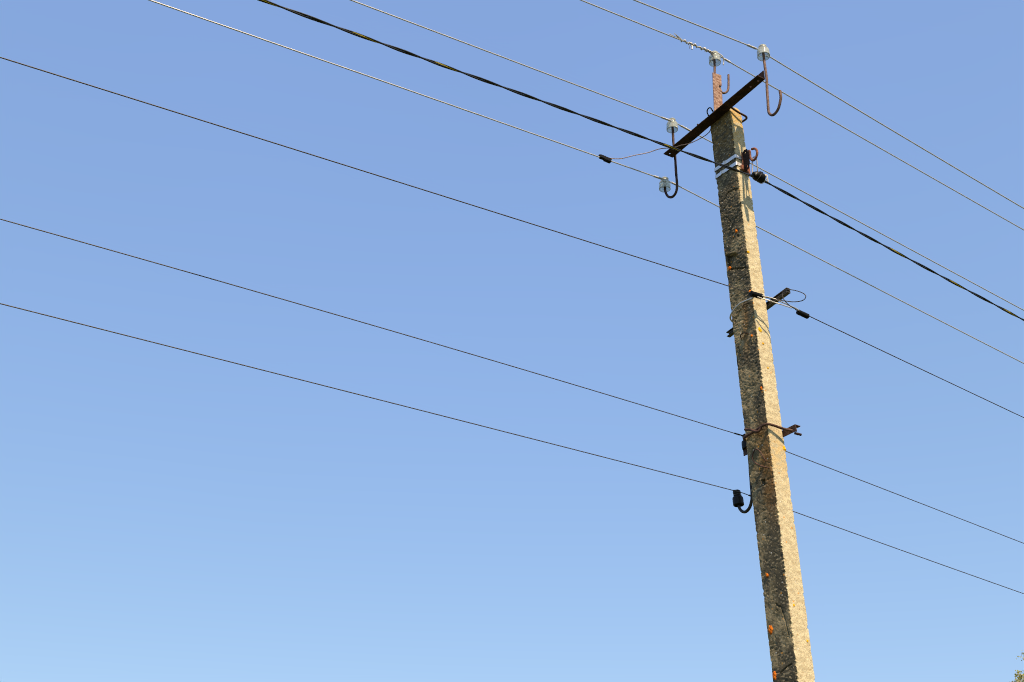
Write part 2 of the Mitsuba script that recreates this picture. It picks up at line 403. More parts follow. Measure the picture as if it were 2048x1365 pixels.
def build_crossarm():
    bottom = Polygon([(ARM_L, -0.075), (ARM_R, -0.058), (ARM_R, 0.0035), (ARM_L, 0.0035)])
    for c, w in ((0.315, -0.020), (0.246, -0.023), (-0.586, -0.040)):
        bottom = bottom.difference(Point(c, w).buffer(0.0075, quad_segs=6))
    flange = extrude(bottom, 0.006, lambda a, b, d: np.stack([a, b, ARM_Z + d], -1))
    web = box((ARM_L, 0.003, ARM_Z + 0.0005), (ARM_R, 0.0095, ARM_Z + 0.075), 0.001)
    put('steel_crossarm__angle_bar', join(flange, web), 'rust_dark', smooth=False)
    right = spline([(0.345, 0.033, 6.735), (0.347, 0.028, 6.661), (0.349, 0.023, 6.587), (0.359, 0.012, 6.460), (0.358, 0.004, 6.381), (0.358, -0.013, 6.190), (0.363, -0.016, 6.148), (0.379, -0.016, 6.122),
                    (0.405, -0.016, 6.111), (0.439, -0.016, 6.125), (0.463, -0.016, 6.161), (0.476, -0.016, 6.200), (0.477, -0.016, 6.248)])
    put('steel_crossarm__hook_pin', tube(right, 0.0088, 14), 'rust_rod')
    left = spline([(-0.600, 0.022, 6.765), (-0.603, 0.022, 6.666), (-0.607, 0.022, 6.577), (-0.602, 0.022, 6.481), (-0.607, 0.022, 6.328), (-0.609, 0.022, 6.218), (-0.626, 0.022, 6.164), (-0.667, 0.022, 6.150),
                   (-0.710, 0.022, 6.177), (-0.735, 0.022, 6.226), (-0.741, 0.022, 6.275), (-0.739, 0.022, 6.32)])
    put('steel_crossarm__hook_pin', tube(left, 0.0090, 14), 'rust_shaded')
    z = 6.452
    z = 6.470
    ub = [(0.014, -0.005, z), (0.014, 0.012, 6.466), (0.020, 0.035, 6.450), (0.026, 0.070, 6.434), (0.032, 0.105, 6.424), (0.030, 0.126, 6.421), (0.015, 0.142, 6.424), (-0.012, 0.148, 6.430), (-0.04, 0.150, 6.436), (-0.12, 0.150, 6.44), (-0.18, 0.150, 6.44),
          (-0.206, 0.145, 6.45), (-0.216, 0.128, 6.47), (-0.217, 0.06, 6.495), (-0.217, -0.005, 6.50)]
    nuts = [lathe([(0.0004, 0), (0.0135, 0), (0.0135, 0.011), (0.0004, 0.011)], 6, (c, 0.0025, zn), (0, -1, 0)) for c, zn in ((0.014, z), (-0.217, 6.50))]
    put('steel_crossarm__u_bolt', join(tube(spline(ub, 8), 0.0072, 12), *nuts), 'rust_brown')
    put('steel_crossarm__bolt', tube([(-0.305, -0.01, 6.535), (-0.312, 0.020, 6.542), (-0.318, 0.04, 6.546)], 0.006), 'rust_rod')
    tag('steel_crossarm', 'rusty steel angle crossarm bolted across the pole head, with J-shaped hook pins at both ends', 'crossarm')


build_crossarm()


# ---------------------------------------------------------------- upright bracket above the pole head
def build_top_bracket():
    lean = lambda z: -0.022 + 0.072 * (z - 6.52)
    c0 = -0.100
    pl = Polygon([(0.0, 6.30), (0.078, 6.30), (0.078, 6.728), (0.056, 6.738), (0.050, 6.752), (0.056, 6.764), (0.078, 6.768), (0.078, 6.868), (0.0, 6.858)])
    pl = pl.intersection(Polygon([(-1, 6.468), (1, 6.468), (1, 7), (-1, 7)]))
    face = extrude(pl, 0.006, lambda a, b, d: np.stack([c0 - d, lean(b) + a - 0.010, b], -1))
    side = extrude(Polygon([(-0.050, 6.56), (-0.0065, 6.56), (-0.0065, 6.862), (-0.050, 6.862)]), 0.006, lambda a, b, d: np.stack([c0 + a, lean(b) - 0.010 + 0.071 + d, b], -1))
    put('top_bracket__upright', join(face, side), 'rust_pale', smooth=False)
    pin = spline([(-0.116, 0.014, 6.76), (-0.116, 0.024, 6.869), (-0.114, 0.030, 6.93), (-0.112, 0.037, 7.04)], 6)
    put('top_bracket__pin', tube(pin, 0.0088, 14), 'rust_rod')
    hook = spline([(-0.100, 0.142, 6.905), (-0.100, 0.134, 6.832), (-0.100, 0.123, 6.767), (-0.100, 0.105, 6.731), (-0.101, 0.077, 6.708), (-0.105, 0.054, 6.709), (-0.112, 0.035, 6.712), (-0.13, 0.02, 6.70)])
    put('top_bracket__hook', tube(hook, 0.0080, 14), 'rust_rod')
    tag('top_bracket', 'pale rusty notched upright steel bracket above the pole head, with a small side hook', 'bracket')


build_top_bracket()


# ---------------------------------------------------------------- insulators
GLASS = [(0.0365, 0.001), (0.0395, 0), (0.0415, 0.002), (0.0420, 0.006), (0.0415, 0.024), (0.0412, 0.027), (0.0415, 0.030), (0.0408, 0.050), (0.0385, 0.057), (0.0330, 0.062), (0.0262, 0.065), (0.0240, 0.070),
         (0.0242, 0.075), (0.0275, 0.080), (0.0282, 0.086), (0.0262, 0.092), (0.0180, 0.096), (0.0005, 0.097),
         (0.0005, 0.072), (0.0090, 0.070), (0.0105, 0.060), (0.0120, 0.040), (0.0165, 0.036), (0.0300, 0.034), (0.0340, 0.029), (0.0360, 0.012), (0.0365, 0.001)]
BLACK = [(0.0250, 0.002), (0.0295, 0), (0.0320, 0.003), (0.0325, 0.010), (0.0320, 0.042), (0.0300, 0.050), (0.0225, 0.057), (0.0205, 0.062), (0.0205, 0.068), (0.0230, 0.074), (0.0235, 0.084), (0.0215, 0.092), (0.0140, 0.096), (0.0005, 0.097),
         (0.0005, 0.060), (0.0100, 0.058), (0.0110, 0.020), (0.0200, 0.016), (0.0240, 0.010), (0.0250, 0.002)]


def fine_profile(p):
    return spline(np.c_[np.asarray(p), np.zeros(len(p))], 3)[:, :2] * [1, 1]


def insulator(name, profile, at, axis, material, label):
    pr = fine_profile(profile)
    pr[:, 0] = np.maximum(pr[:, 0], 0.0004)
    k = put(name, lathe(pr, 44, at, axis), material, smooth=40)
    tag(k, label, 'insulator', 'glass insulators on the upper pins' if material == 'glass' else None)


insulator('glass_insulator', GLASS, (0.347, 0.028, 6.661), (-0.03, 0.05, 1), 'glass', 'clear greenish glass insulator on the pin at the near upper end of the crossarm')
insulator('glass_insulator', GLASS, (-0.112, 0.037, 6.976), (0.02, 0.02, 1), 'glass', 'clear glass insulator above the notched upright bracket, wrapped by the splice wire')
insulator('glass_insulator', GLASS, (-0.606, 0.022, 6.712), (0.05, 0, 1), 'glass', 'pale glass insulator standing on the pin above the far lower-left end of the crossarm')
insulator('glass_insulator', GLASS, (-0.743, 0.022, 6.262), (0.08, 0, 1), 'glass', 'bluish clear glass insulator held in the hook hanging below the far end of the crossarm')


# ---------------------------------------------------------------- overhead wires
def wire_z(w, wk, left, right):
    """height (and sideways drift) along the line: a parabola each side of the support, one curvature further out"""
    w = np.asarray(w, float)
    x = w - wk
    out_z, out_h = np.zeros_like(x), np.zeros_like(x)
    for side, (z0, s, h, k) in ((x < 0, left), (x >= 0, right)):
        e = np.clip(np.abs(x), None, 5.0) * np.sign(x)
        far = np.abs(x) - np.abs(e)
        slope = s + 2 * k * e
        z = z0 + s * e + k * e * e + slope * np.sign(x) * far + 0.0026 * far ** 2
        out_z = np.where(side, z, out_z)
        out_h = np.where(side, h * e, out_h)
    blend = np.exp(-np.abs(x) / 0.08) * 0.5 * (left[0] - right[0])
    return out_z + np.where(x < 0, -blend, blend), out_h


def wire_path(c0, wk, left, right, w0=-9.0, w1=26.0, step=0.02):
    near = np.arange(max(w0, -5.2), min(w1, 5.2), step)
    ws = np.concatenate([np.arange(w0, -5.2, 0.35) if w0 < -5.2 else [], near, np.arange(5.2, w1, 0.35) if w1 > 5.2 else []])
    z, h = wire_z(ws, wk, left, right)
    return np.stack([c0 + h, ws, z], -1)


def stranded(path, r, pitch=0.17, lobes=6, sides=18):
    s = np.concatenate([[0], np.cumsum(np.linalg.norm(np.diff(path, axis=0), axis=1))])
    a = np.arange(sides) / sides * 2 * np.pi
    rr = r * (0.97 + 0.03 * np.abs(np.cos(lobes / 2 * (a[None] - 2 * np.pi * s[:, None] / pitch))))
    return tube(path, rr, sides)


def helix_on(path, r, wire_r, pitch, phase=0.0, sides=7, n=14, ends=None):
    s = np.concatenate([[0], np.cumsum(np.linalg.norm(np.diff(path, axis=0), axis=1))])
    k = int(s[-1] / pitch * n)
    q = np.linspace(0, s[-1], k)
    p = np.stack([np.interp(q, s, path[:, i]) for i in range(3)], -1)
    t, U, V = frames(p)
    a = 2 * np.pi * q / pitch + phase
    r = np.broadcast_to(r, q.shape) if np.ndim(r) == 0 else np.interp(q, s, r)
    return tube(p + r[:, None] * (np.cos(a)[:, None] * U + np.sin(a)[:, None] * V), wire_r, sides)


WIRES = {
    'A': (0.318, 0.03, (6.7480, 0.1020, 0, 0.0021), (6.7380, -0.1060, -0.012, 0.0026)),
    'B': (-0.085, 0.037, (7.0348, 0.0843, 0, 0.0020), (7.0320, -0.0950, -0.008, 0.0008)),
    'C': (-0.576, 0.02, (6.7630, 0.0588, -0.008, -0.0013), (6.7630, -0.1139, -0.001, 0.0000)),
    'D': (-0.710, 0.02, (6.3168, 0.0476, -0.004, -0.0009), (6.3263, -0.1267, 0.001, 0.0014)),
    'F': (0.060, 0.20, (4.9581, 0.0328, -0.001, -0.0006), (4.9543, -0.1161, 0.004, 0.0007)),
    'G': (-0.295, 0.138, (4.1742, -0.0456, 0.0216, -0.0034), (4.1789, -0.0893, -0.0112, -0.0008)),
    'H': (-0.400, 0.13, (3.8571, -0.0159, 0.001, -0.0006), (3.8562, -0.0960, -0.012, 0.0015)),
}
R_BARE, R_DARK = 0.0043, 0.0026


def neck_tie(c, w, z, r=0.0262, wr=0.0026, turns=2):
    a = np.linspace(0, 2 * np.pi * turns, 30 * turns)
    return tube(np.stack([c + r * np.cos(a), w + r * np.sin(a), z + 0.004 * (a / a[-1] - 0.5)], -1), wr, 7)


def bare(key, label, ties, neck=None, r=R_BARE, material='aluminium', tie_r=0.0026, extra=()):
    c0, wk, left, right = WIRES[key]
    path = wire_path(c0, wk, left, right)
    base = 'overhead_wire'
    n, k = base, 0
    while n in labels:
        k += 1
        n = '%s_%03d' % (base, k)
    put(n + '__conductor', stranded(path, r), material, smooth=True)
    for a, b, rad in ties:
        seg = path[(path[:, 1] >= a) & (path[:, 1] <= b)]
        put(n + '__tie_wire', helix_on(seg, r + rad * 0.6, tie_r, 0.0066), material, smooth=True)
    if neck:
        put(n + '__tie_wire', neck_tie(*neck, wr=tie_r, r=0.0262 if r == R_BARE else 0.0225), material, smooth=True)
    tag(n, label, 'wire')
    return n, path


bare('A', 'bare aluminium wire, uppermost at the right edge, passing the insulator at the near crossarm end',
     [(-0.095, 0.0, 0.0015), (0.06, 0.12, 0.0015)], (0.345, 0.032, 6.735))
nB, pathB = bare('B', 'bare aluminium wire with a twisted wrapped splice and frayed loose ends beside the topmost insulator', [(0.085, 0.16, 0.002)], (-0.111, 0.038, 7.048))
seg = pathB[(pathB[:, 1] > -0.305) & (pathB[:, 1] < 0.01)]
put(nB + '__splice_wrap', helix_on(seg, 0.0085 + 0.002 * np.sin(np.arange(len(seg)) * 1.3), 0.0042, 0.046), 'aluminium', smooth=True)
put(nB + '__splice_wrap', helix_on(seg[4:], 0.0080 + 0.002 * np.cos(np.arange(len(seg) - 4) * 0.9), 0.0038, 0.038, 2.2), 'aluminium', smooth=True)
e = seg[0]
for d1, d2 in (((0.006, -0.02, 0.016), (0.010, -0.055, 0.024)), ((-0.004, -0.03, 0.010), (-0.006, -0.085, 0.016)), ((0.002, -0.02, 0.012), (0.006, -0.04, 0.026))):
    put(nB + '__loose_end', tube(spline([e + [0, 0.03, 0.006], e + d1, e + d2], 8), 0.0030, 7), 'aluminium', smooth=True)
e = pathB[np.argmin(np.abs(pathB[:, 1] + 0.205))]
put(nB + '__loose_end', tube(spline([e + [0, 0, -0.006], e + [0.004, 0.004, -0.02], e + [0.008, -0.004, -0.058]], 8), 0.0042, 7), 'aluminium', smooth=True)
put(nB + '__loose_end', tube(spline([e + [0, 0, -0.006], e + [-0.002, -0.012, -0.02], e + [-0.004, -0.016, -0.045]], 8), 0.002, 7), 'weathered_wire', smooth=True)
put(nB + '__tie_wire', tube(spline([(-0.085, -0.060, 7.030), (-0.080, -0.022, 7.012), (-0.078, -0.008, 6.985), (-0.086, -0.010, 6.955)]), 0.004, 8), 'weathered_wire', smooth=True)
put(nB + '__tie_wire', tube(spline([(-0.090, 0.010, 7.050), (-0.078, 0.050, 7.044), (-0.072, 0.080, 7.022), (-0.082, 0.094, 6.995), (-0.088, 0.092, 6.965)]), 0.004, 8), 'aluminium', smooth=True)
nC, _ = bare('C', 'bare aluminium wire tied to the insulator standing on the far end of the crossarm',
             [(-0.11, -0.01, 0.0018), (0.06, 0.18, 0.0018)], (-0.602, 0.022, 6.784))
nD, pathD = bare('D', 'bare aluminium wire tied to the insulator in the hanging hook, carrying a black two-lobed connector', [(-0.11, -0.01, 0.0018), (0.05, 0.12, 0.0018)], (-0.738, 0.022, 6.334))
nF, pathF = 'overhead_wire_004', None
cF, wkF, lF, rF = WIRES['F']
pl = wire_path(cF, wkF, lF, rF, w1=0.02)
pr = wire_path(cF, wkF, lF, rF, w0=0.30)
put(nF + '__conductor', tube(pl, 0.0030, 8), 'weathered_wire', smooth=True)
put(nF + '__conductor', tube(pr, 0.0030, 8), 'weathered_wire', smooth=True)
tag(nF, 'dark thin wire held in two black ribbed connectors, with a slack loop by the pole', 'wire')
nG, _ = bare('G', 'dark thin wire, middle of the three lower wires, meeting the pole at the rod clamp', [(0.0, 0.10, 0.0012)], None, R_DARK, 'weathered_wire', 0.0018)
nH, _ = bare('H', 'dark thin wire, lowest of all, tied to the black insulator left of the pole', [(0.04, 0.09, 0.0012), (0.16, 0.21, 0.0012)], (-0.4425, 0.13, 3.853), R_DARK, 'weathered_wire', 0.0022)


# slack, tails and wrap of the clamped wire; points come from where they hang beside the bar
def loc_line(c, w0, w1, n=6):
    w = np.linspace(w0, w1, n)
    return np.stack([np.full(n, c), w, wire_z(w, wkF, lF, rF)[0]], -1)


SLACK = []


def build_slack():
    straight = spline([(0.075, -0.02, 4.942), (0.101, 0.070, 4.934), (0.122, 0.105, 4.914), (0.128, 0.160, 4.904), (0.086, 0.280, 4.932), (0.068, 0.33, 4.93)], 8)
    put(nF + '__conductor', tube(straight, 0.0034, 9), 'aluminium', smooth=True)
    under = spline([(0.070, -0.03, 4.932), (0.082, 0.0, 4.920), (0.106, 0.040, 4.904), (0.125, 0.085, 4.889), (0.164, 0.100, 4.859), (0.203, 0.110, 4.827)], 8)
    put(nF + '__tail', tube(under, 0.0036, 9), 'aluminium', smooth=True)
    loop = spline(LOOP, 10)
    put(nF + '__slack_loop', tube(loop, 0.0028, 8), 'weathered_wire', smooth=True)
    wrap = spline([(0.055, -0.045, 4.925), (0.010, -0.034, 4.940), (-0.076, -0.030, 4.954), (-0.143, -0.028, 4.937), (-0.180, -0.020, 4.920), (-0.198, -0.002, 4.908), (-0.200, 0.03, 4.892), (-0.200, 0.10, 4.88), (-0.18, 0.128, 4.885), (-0.12, 0.132, 4.90)], 10)
    put(nF + '__pole_wrap', tube(wrap, 0.0052, 9), 'aluminium', smooth=True)


LOOP = [(0.069, 0.005, 4.945), (0.090, 0.060, 4.936), (0.120, 0.090, 4.919), (0.160, 0.110, 4.897), (0.213, 0.115, 4.866), (0.268, 0.118, 4.843), (0.302, 0.120, 4.840), (0.315, 0.120, 4.854), (0.305, 0.120, 4.876),
        (0.273, 0.120, 4.907), (0.233, 0.120, 4.938), (0.195, 0.115, 4.961), (0.168, 0.110, 4.968), (0.150, 0.107, 4.957), (0.148, 0.108, 4.932), (0.150, 0.120, 4.905), (0.140, 0.170, 4.890), (0.105, 0.255, 4.908), (0.07, 0.31, 4.93)]
build_slack()

# ---------------------------------------------------------------- twisted service cable with its clamp
E_LEFT, E_RIGHT = (5.8336, 0.0658, -0.0026, 0.0016), (5.8365, -0.1242, 0.0009, 0.0019)
pathE = wire_path(0.11, 0.08, E_LEFT, E_RIGHT, step=0.015)


def build_cable():
    t, U, V = frames(pathE)
    w = pathE[:, 1]
    # lay of the pair: where each full turn falls, as hung
    turns_w = [-9.0, -3.24, -2.67, -2.20, -0.64, 1.35, 1.94, 2.51, 26.0]
    turns_n = [-15.6, -5, -4, -3, 0, 4, 5, 6, 49.0]
    ws = np.linspace(-9, 26, 8000)
    tn = np.interp(ws, turns_w, turns_n)
    tn = np.convolve(np.pad(tn, 40, mode='reflect', reflect_type='odd'), np.ones(81) / 81, mode='valid')
    phase = 2 * np.pi * np.interp(w, ws, tn) - np.radians(66)
    # direction from the cable towards the spot where the photographer stands at the stripe's turn
    ref = np.array([0.55, -0.55, -0.62])
    ref = ref[None] - t * (t @ ref)[:, None]
    ref /= np.linalg.norm(ref, axis=1, keepdims=True)
    other = np.cross(t, ref)
    d = np.cos(phase)[:, None] * ref + np.sin(phase)[:, None] * other
    for s in (1, -1):
        put('twisted_cable__conductor', tube(pathE + s * 0.0047 * d, 0.0046, 12), 'black_sheath', smooth=True)
    lead = np.radians(118)
    e = np.cos(lead) * d + np.sin(lead) * np.cross(t, d)
    stripe = pathE + 0.0047 * d + 0.0036 * e
    for lo, hi in ((-3.36, -3.12), (-2.78, -2.56), (-2.30, -2.10), (-0.73, -0.53), (1.24, 1.44), (1.83, 2.04), (2.40, 2.61)):   # the print has worn off in between
        k = (w > lo) & (w < hi)
        r = 0.0023 * np.clip(np.minimum(w[k] - lo, hi - w[k]) / 0.05, 0.25, 1)
        put('twisted_cable__conductor__yellow_stripe', tube(stripe[k], r, 8), 'yellow_stripe', smooth=True)
    tag('twisted_cable', 'thick black twisted cable with a thin yellow stripe, hung in the clamp by the straps', 'cable')


build_cable()


def build_clamp():
    base = np.array([0.11, 0.08, 5.838])
    def P(a, b, c): return base + np.array([b, a, c])
    prof = [(0.0004, -0.058), (0.012, -0.058), (0.016, -0.052), (0.024, -0.040), (0.030, -0.026), (0.030, -0.012), (0.026, -0.009), (0.026, -0.003), (0.031, 0.0), (0.033, 0.020), (0.033, 0.040), (0.028, 0.050), (0.016, 0.056), (0.0004, 0.056)]
    prof = [(r, y * 0.80) for r, y in prof]
    body = lathe(prof, 20, base + [0.002, -0.004, 0.006], (0.02, 1, -0.10))
    ribs = [box(base + [x - 0.005, y, 0.018], base + [x + 0.005, y + 0.03, 0.046], 0.003) for x, y in ((-0.012, -0.03), (0.014, 0.0))]
    put('suspension_clamp__body', join(body, *ribs), 'black_plastic', smooth=40)
    bolt = lathe([(0.0004, 0), (0.008, 0), (0.008, 0.012), (0.0004, 0.012)], 6, base + [0.034, 0.025, 0.0], (1, -0.3, 0.2))
    put('suspension_clamp__bolt', bolt, 'weathered_steel', smooth=False)
    put('suspension_clamp__bolt', lathe([(0.0004, 0), (0.007, 0), (0.007, 0.012), (0.0004, 0.012)], 6, base + [0.024, -0.045, -0.008], (0.8, -0.6, 0.1)), 'weathered_steel', smooth=False)
    a = np.linspace(0, 2 * np.pi, 40)
    for y, r, m in ((-0.006, 0.0285, 'weathered_wire'), (0.046, 0.0325, 'tie_white')):
        put('suspension_clamp__band', tube(np.stack([base[0] + 0.002 + r * np.cos(a), np.full(40, base[1] + y) + 0.012 * np.sin(a), base[2] + 0.004 + r * np.sin(a)], -1), 0.0024, 8), m)
    put('suspension_clamp__band_tail', box(base + [0.032, 0.040, -0.040], base + [0.038, 0.046, -0.002], 0.001), 'tie_white', smooth=False)
    bail = spline([(0.086, 0.052, 5.862), (0.090, 0.056, 5.925), (0.098, 0.060, 5.990), (0.106, 0.064, 6.001), (0.116, 0.068, 5.996), (0.124, 0.070, 5.968), (0.119, 0.072, 5.915), (0.112, 0.076, 5.862)])
    put('suspension_clamp__bail', tube(bail, 0.0036, 9), 'weathered_steel')
    tag('suspension_clamp', 'black plastic clamp gripping the twisted cable, hung by a wire bail from the pigtail hook', 'cable clamp')


build_clamp()


# ---------------------------------------------------------------- straps and anchor bracket
def band(z0, z1, tilt, c_end=None):
    """flat strap round the pole's four faces"""
    o, f = 0.0030, front_w(z0)
    l = left_c(z0)
    ring = Polygon([(0.0, f), (l, f), (l, POLE_B), (0.0, POLE_B)]).buffer(o + 0.001, quad_segs=4)
    x = ring.buffer(0.0018, quad_segs=4).difference(ring)
    m = extrude(x, z1 - z0, lambda a, b, d: np.stack([a, b, z0 + d + tilt * a], -1))
    return m


def build_straps():
    for i, (z0, z1, tilt, bc, lab) in enumerate(((6.045, 6.071, -0.085, -0.098, 'upper of the two shiny steel straps around the pole head'),
                                          (5.985, 6.011, -0.085, -0.134, 'lower of the two shiny steel straps around the pole head'))):
        n = 'steel_strap' + ('' if i == 0 else '_%03d' % i)
        put(n + '__band', band(z0, z1, tilt), 'strap_steel', smooth=False)
        zc = (z0 + z1) / 2 + tilt * bc
        put(n + '__buckle', join(box((bc - 0.008, front_w(zc) - 0.013, zc - 0.0145), (bc + 0.001, front_w(zc) - 0.0065, zc + 0.0145), 0.002), box((bc + 0.004, front_w(zc) - 0.011, zc - 0.014), (bc + 0.010, front_w(zc) - 0.0065, zc + 0.014), 0.002)), 'strap_steel', smooth=False)
        tag(n, lab, 'strap')


build_straps()


def build_anchor():
    base = box((0.012, 0.052, 5.945), (0.018, 0.112, 6.100), 0.002)
    tabs = join(box((0.012, 0.030, 5.948), (0.024, 0.054, 5.985), 0.002), box((0.012, 0.078, 5.926), (0.026, 0.100, 5.948), 0.002))
    put('anchor_bracket__base', join(base, tabs), 'rust_red', smooth=False)
    w = Polygon([(0.018, 6.090), (0.034, 6.104), (0.056, 6.098), (0.066, 6.070), (0.064, 5.985), (0.052, 5.950), (0.018, 5.940)]).buffer(0.003)
    w = w.difference(Point(0.040, 6.082).buffer(0.007)).difference(Point(0.044, 5.968).buffer(0.008))
    put('anchor_bracket__plate', extrude(w, 0.006, lambda a, b, d: np.stack([a, 0.066 - d, b], -1)), 'rust_dark', smooth=False)
    hook = spline([(0.064, 0.066, 6.078), (0.078, 0.064, 6.070), (0.080, 0.062, 6.040), (0.082, 0.060, 6.012), (0.093, 0.060, 5.984), (0.112, 0.060, 5.974), (0.132, 0.062, 5.986), (0.142, 0.064, 6.010), (0.138, 0.066, 6.038), (0.122, 0.067, 6.062), (0.098, 0.067, 6.074)])
    put('anchor_bracket__hook', tube(hook, 0.0080, 14), 'rust_red')
    tag('anchor_bracket', 'rusty red anchor plate with a pigtail hook, held on the sunlit face by straps', 'bracket')


build_anchor()

# ---------------------------------------------------------------- connectors and jumper
JUMPER = [(-0.716, -0.545, 6.318), (-0.728, -0.500, 6.330), (-0.730, -0.460, 6.340), (-0.713, -0.430, 6.337), (-0.690, -0.390, 6.342), (-0.648, -0.310, 6.373), (-0.617, -0.220, 6.411), (-0.561, -0.150, 6.437), (-0.473, -0.110, 6.403), (-0.395, -0.100, 6.375), (-0.313, -0.090, 6.341), (-0.250, -0.050, 6.356), (-0.218, -0.010, 6.390), (-0.222, 0.030, 6.450), (-0.215, 0.032, 6.515)]


def ribbed(center, direction, length, r, n, squash=1.0):
    """black insulating connector: ribbed half and smooth half"""
    prof = [(0.0004, -length / 2)]
    for i in range(n):
        x = -length / 2 + length * 0.62 * i / n
        dx = length * 0.62 / n
        prof += [(r * 0.86, x + 0.05 * dx), (r, x + 0.25 * dx), (r, x + 0.6 * dx), (r * 0.86, x + 0.8 * dx)]
    prof += [(r * 0.98, length * 0.16), (r * 1.02, length * 0.44), (r * 0.8, length * 0.5), (0.0004, length * 0.5)]
    v, f = lathe(prof, 24, (0, 0, 0), direction)
    return v * [1, 1, squash] + np.asarray(center), f


def build_connectors():
    d = np.array([-0.004, 1, 0.035])
    b0 = np.array([-0.708, -0.529, 6.302])
    m1 = box(b0 + [-0.013, -0.050, -0.022], b0 + [0.012, -0.004, 0.010], 0.006)
    m2 = box(b0 + [-0.014, -0.014, -0.030], b0 + [0.014, 0.046, 0.007], 0.007)
    m3 = lathe([(0.0004, -0.052), (0.009, -0.052), (0.0105, -0.044), (0.0105, 0.046), (0.008, 0.052), (0.0004, 0.052)], 16, b0 + [0, 0, 0.001], d)
    tops = [box(b0 + [-0.006, y, 0.006], b0 + [0.006, y + 0.007, 0.015], 0.0015) for y in (-0.034, -0.018, -0.004)]
    bump = join(m2, m3, *tops)
    put('tap_connector', join(m1, bump), 'black_plastic', smooth=30)
    tag('tap_connector', 'small black two-lobed connector where the thin brown jumper wire joins a bare wire', 'connector')
    put('tap_connector', ribbed((0.066, -0.028, 4.944), (0.05, 1, 0.02), 0.088, 0.0172, 7, 1.0), 'black_plastic', smooth=40)
    tag('tap_connector_001', 'black ribbed wire connector in front of the pole edge', 'connector')
    put('tap_connector', ribbed((0.064, 0.355, 4.925), (0.02, -1, 0.09), 0.088, 0.0165, 7, 1.0), 'black_plastic', smooth=40)
    tag('tap_connector_002', 'black ribbed wire connector hanging on the wire right of the pole', 'connector')
    put('jumper_wire__lead', tube(spline(JUMPER, 10), 0.0032, 8), 'jumper_metal', smooth=True)
    loop = spline([(-0.215, 0.034, 6.50), (-0.204, 0.018, 6.535), (-0.203, 0.004, 6.552), (-0.203, -0.003, 6.578), (-0.185, -0.008, 6.591), (-0.164, -0.008, 6.584), (-0.157, 0.000, 6.564), (-0.161, 0.014, 6.545), (-0.175, 0.022, 6.500)], 10)
    put('jumper_wire__end_loop', tube(loop, 0.0045, 9), 'black_sheath', smooth=True)
    tag('jumper_wire', 'thin brown wavy jumper wire from the black connector under the crossarm to the pole head', 'wire')


build_connectors()


# ---------------------------------------------------------------- middle bar behind the pole
def build_bar():
    a, b = np.array([-0.388, 0.150, 4.930]), np.array([0.170, 0.150, 4.978])
    d = (b - a) / np.linalg.norm(b - a)
    up = np.cross(d, [0, 1, 0]); up /= np.linalg.norm(up)
    if up[2] < 0: up = -up
    side = np.array([0, 1.0, 0])
    prof = Polygon([(-0.014, -0.017), (0.012, -0.017), (0.012, 0.017), (-0.014, 0.017), (-0.014, 0.0125), (0.0075, 0.0125), (0.0075, -0.0125), (-0.014, -0.0125)])
    L = np.linalg.norm(b - a)
    m = extrude(prof, L, lambda x, y, t: a + d * t[:, None] + up * y[:, None] + side * (x[:, None] - 0.006))
    rod = tube([a + d * 0.02 - side * 0.010, b - d * 0.012 - side * 0.010], 0.0075, 12)
    put('steel_channel__rail', m, 'channel_grey', smooth=False)
    put('steel_channel__rod', rod, 'channel_grey')
    tag('steel_channel', 'dark grey steel channel bar sticking out both sides behind the pole at mid height', 'steel bar')


build_bar()


# ---------------------------------------------------------------- lower crossarm behind the pole, rod clamp, black insulators
def build_lower():
    z = 4.094
    a, b = -0.350, 0.092
    web = extrude(Polygon([(a, z - 0.019), (b, z - 0.019), (b, z + 0.022), (a, z + 0.022)]).difference(Point(b - 0.03, z + 0.002).buffer(0.006)), 0.006, lambda x, y, d: np.stack([x, 0.126 + d, y], -1))
    top = box((a, 0.1325, z + 0.016), (b, 0.168, z + 0.0215), 0.001)
    put('lower_crossarm__angle_bar', join(web, top), 'rust_brown', smooth=False)
    hook = spline([(-0.318, 0.138, 4.17), (-0.316, 0.138, 4.10), (-0.314, 0.136, 4.055), (-0.318, 0.134, 3.944), (-0.322, 0.132, 3.835), (-0.327, 0.130, 3.790), (-0.348, 0.130, 3.753), (-0.381, 0.130, 3.735), (-0.410, 0.130, 3.741), (-0.433, 0.130, 3.764), (-0.440, 0.130, 3.793), (-0.442, 0.130, 3.85)])
    put('lower_crossarm__hook_pin', tube(hook, 0.0090, 14), 'black_paint')
    zr = 4.120
    # rod bent round the near edge: its two tails lie on the rough face
    r1 = spline([(0.075, 0.150, 4.088), (0.055, 0.120, 4.090), (0.038, 0.075, 4.098), (0.027, 0.030, 4.108), (0.018, -0.006, 4.113), (-0.004, -0.022, 4.114), (-0.050, -0.020, 4.110), (-0.100, -0.017, 4.106), (-0.150, -0.016, 4.104), (-0.184, -0.013, 4.102), (-0.199, 0.002, 4.100), (-0.200, 0.05, 4.098), (-0.200, 0.17, 4.096)], 10)
    r2 = spline([(-0.030, -0.022, 4.108), (-0.050, -0.030, 4.088), (-0.078, -0.034, 4.100), (-0.105, -0.034, 4.118), (-0.138, -0.034, 4.132), (-0.150, -0.034, 4.136)], 8)
    put('lower_crossarm__clamp_rod', tube(r1, 0.0078, 12), 'rust_brown')
    put('lower_crossarm__clamp_rod', tube(r2, 0.0076, 12), 'rust_brown')
    put('lower_crossarm__bolt', tube([(0.070, 0.135, 4.070), (0.085, 0.172, 4.062)], 0.0075, 10), 'rust_dark')
    tag('lower_crossarm', 'rusty lower angle bar behind the pole, with rod clamp around the front and hanging hook', 'crossarm')


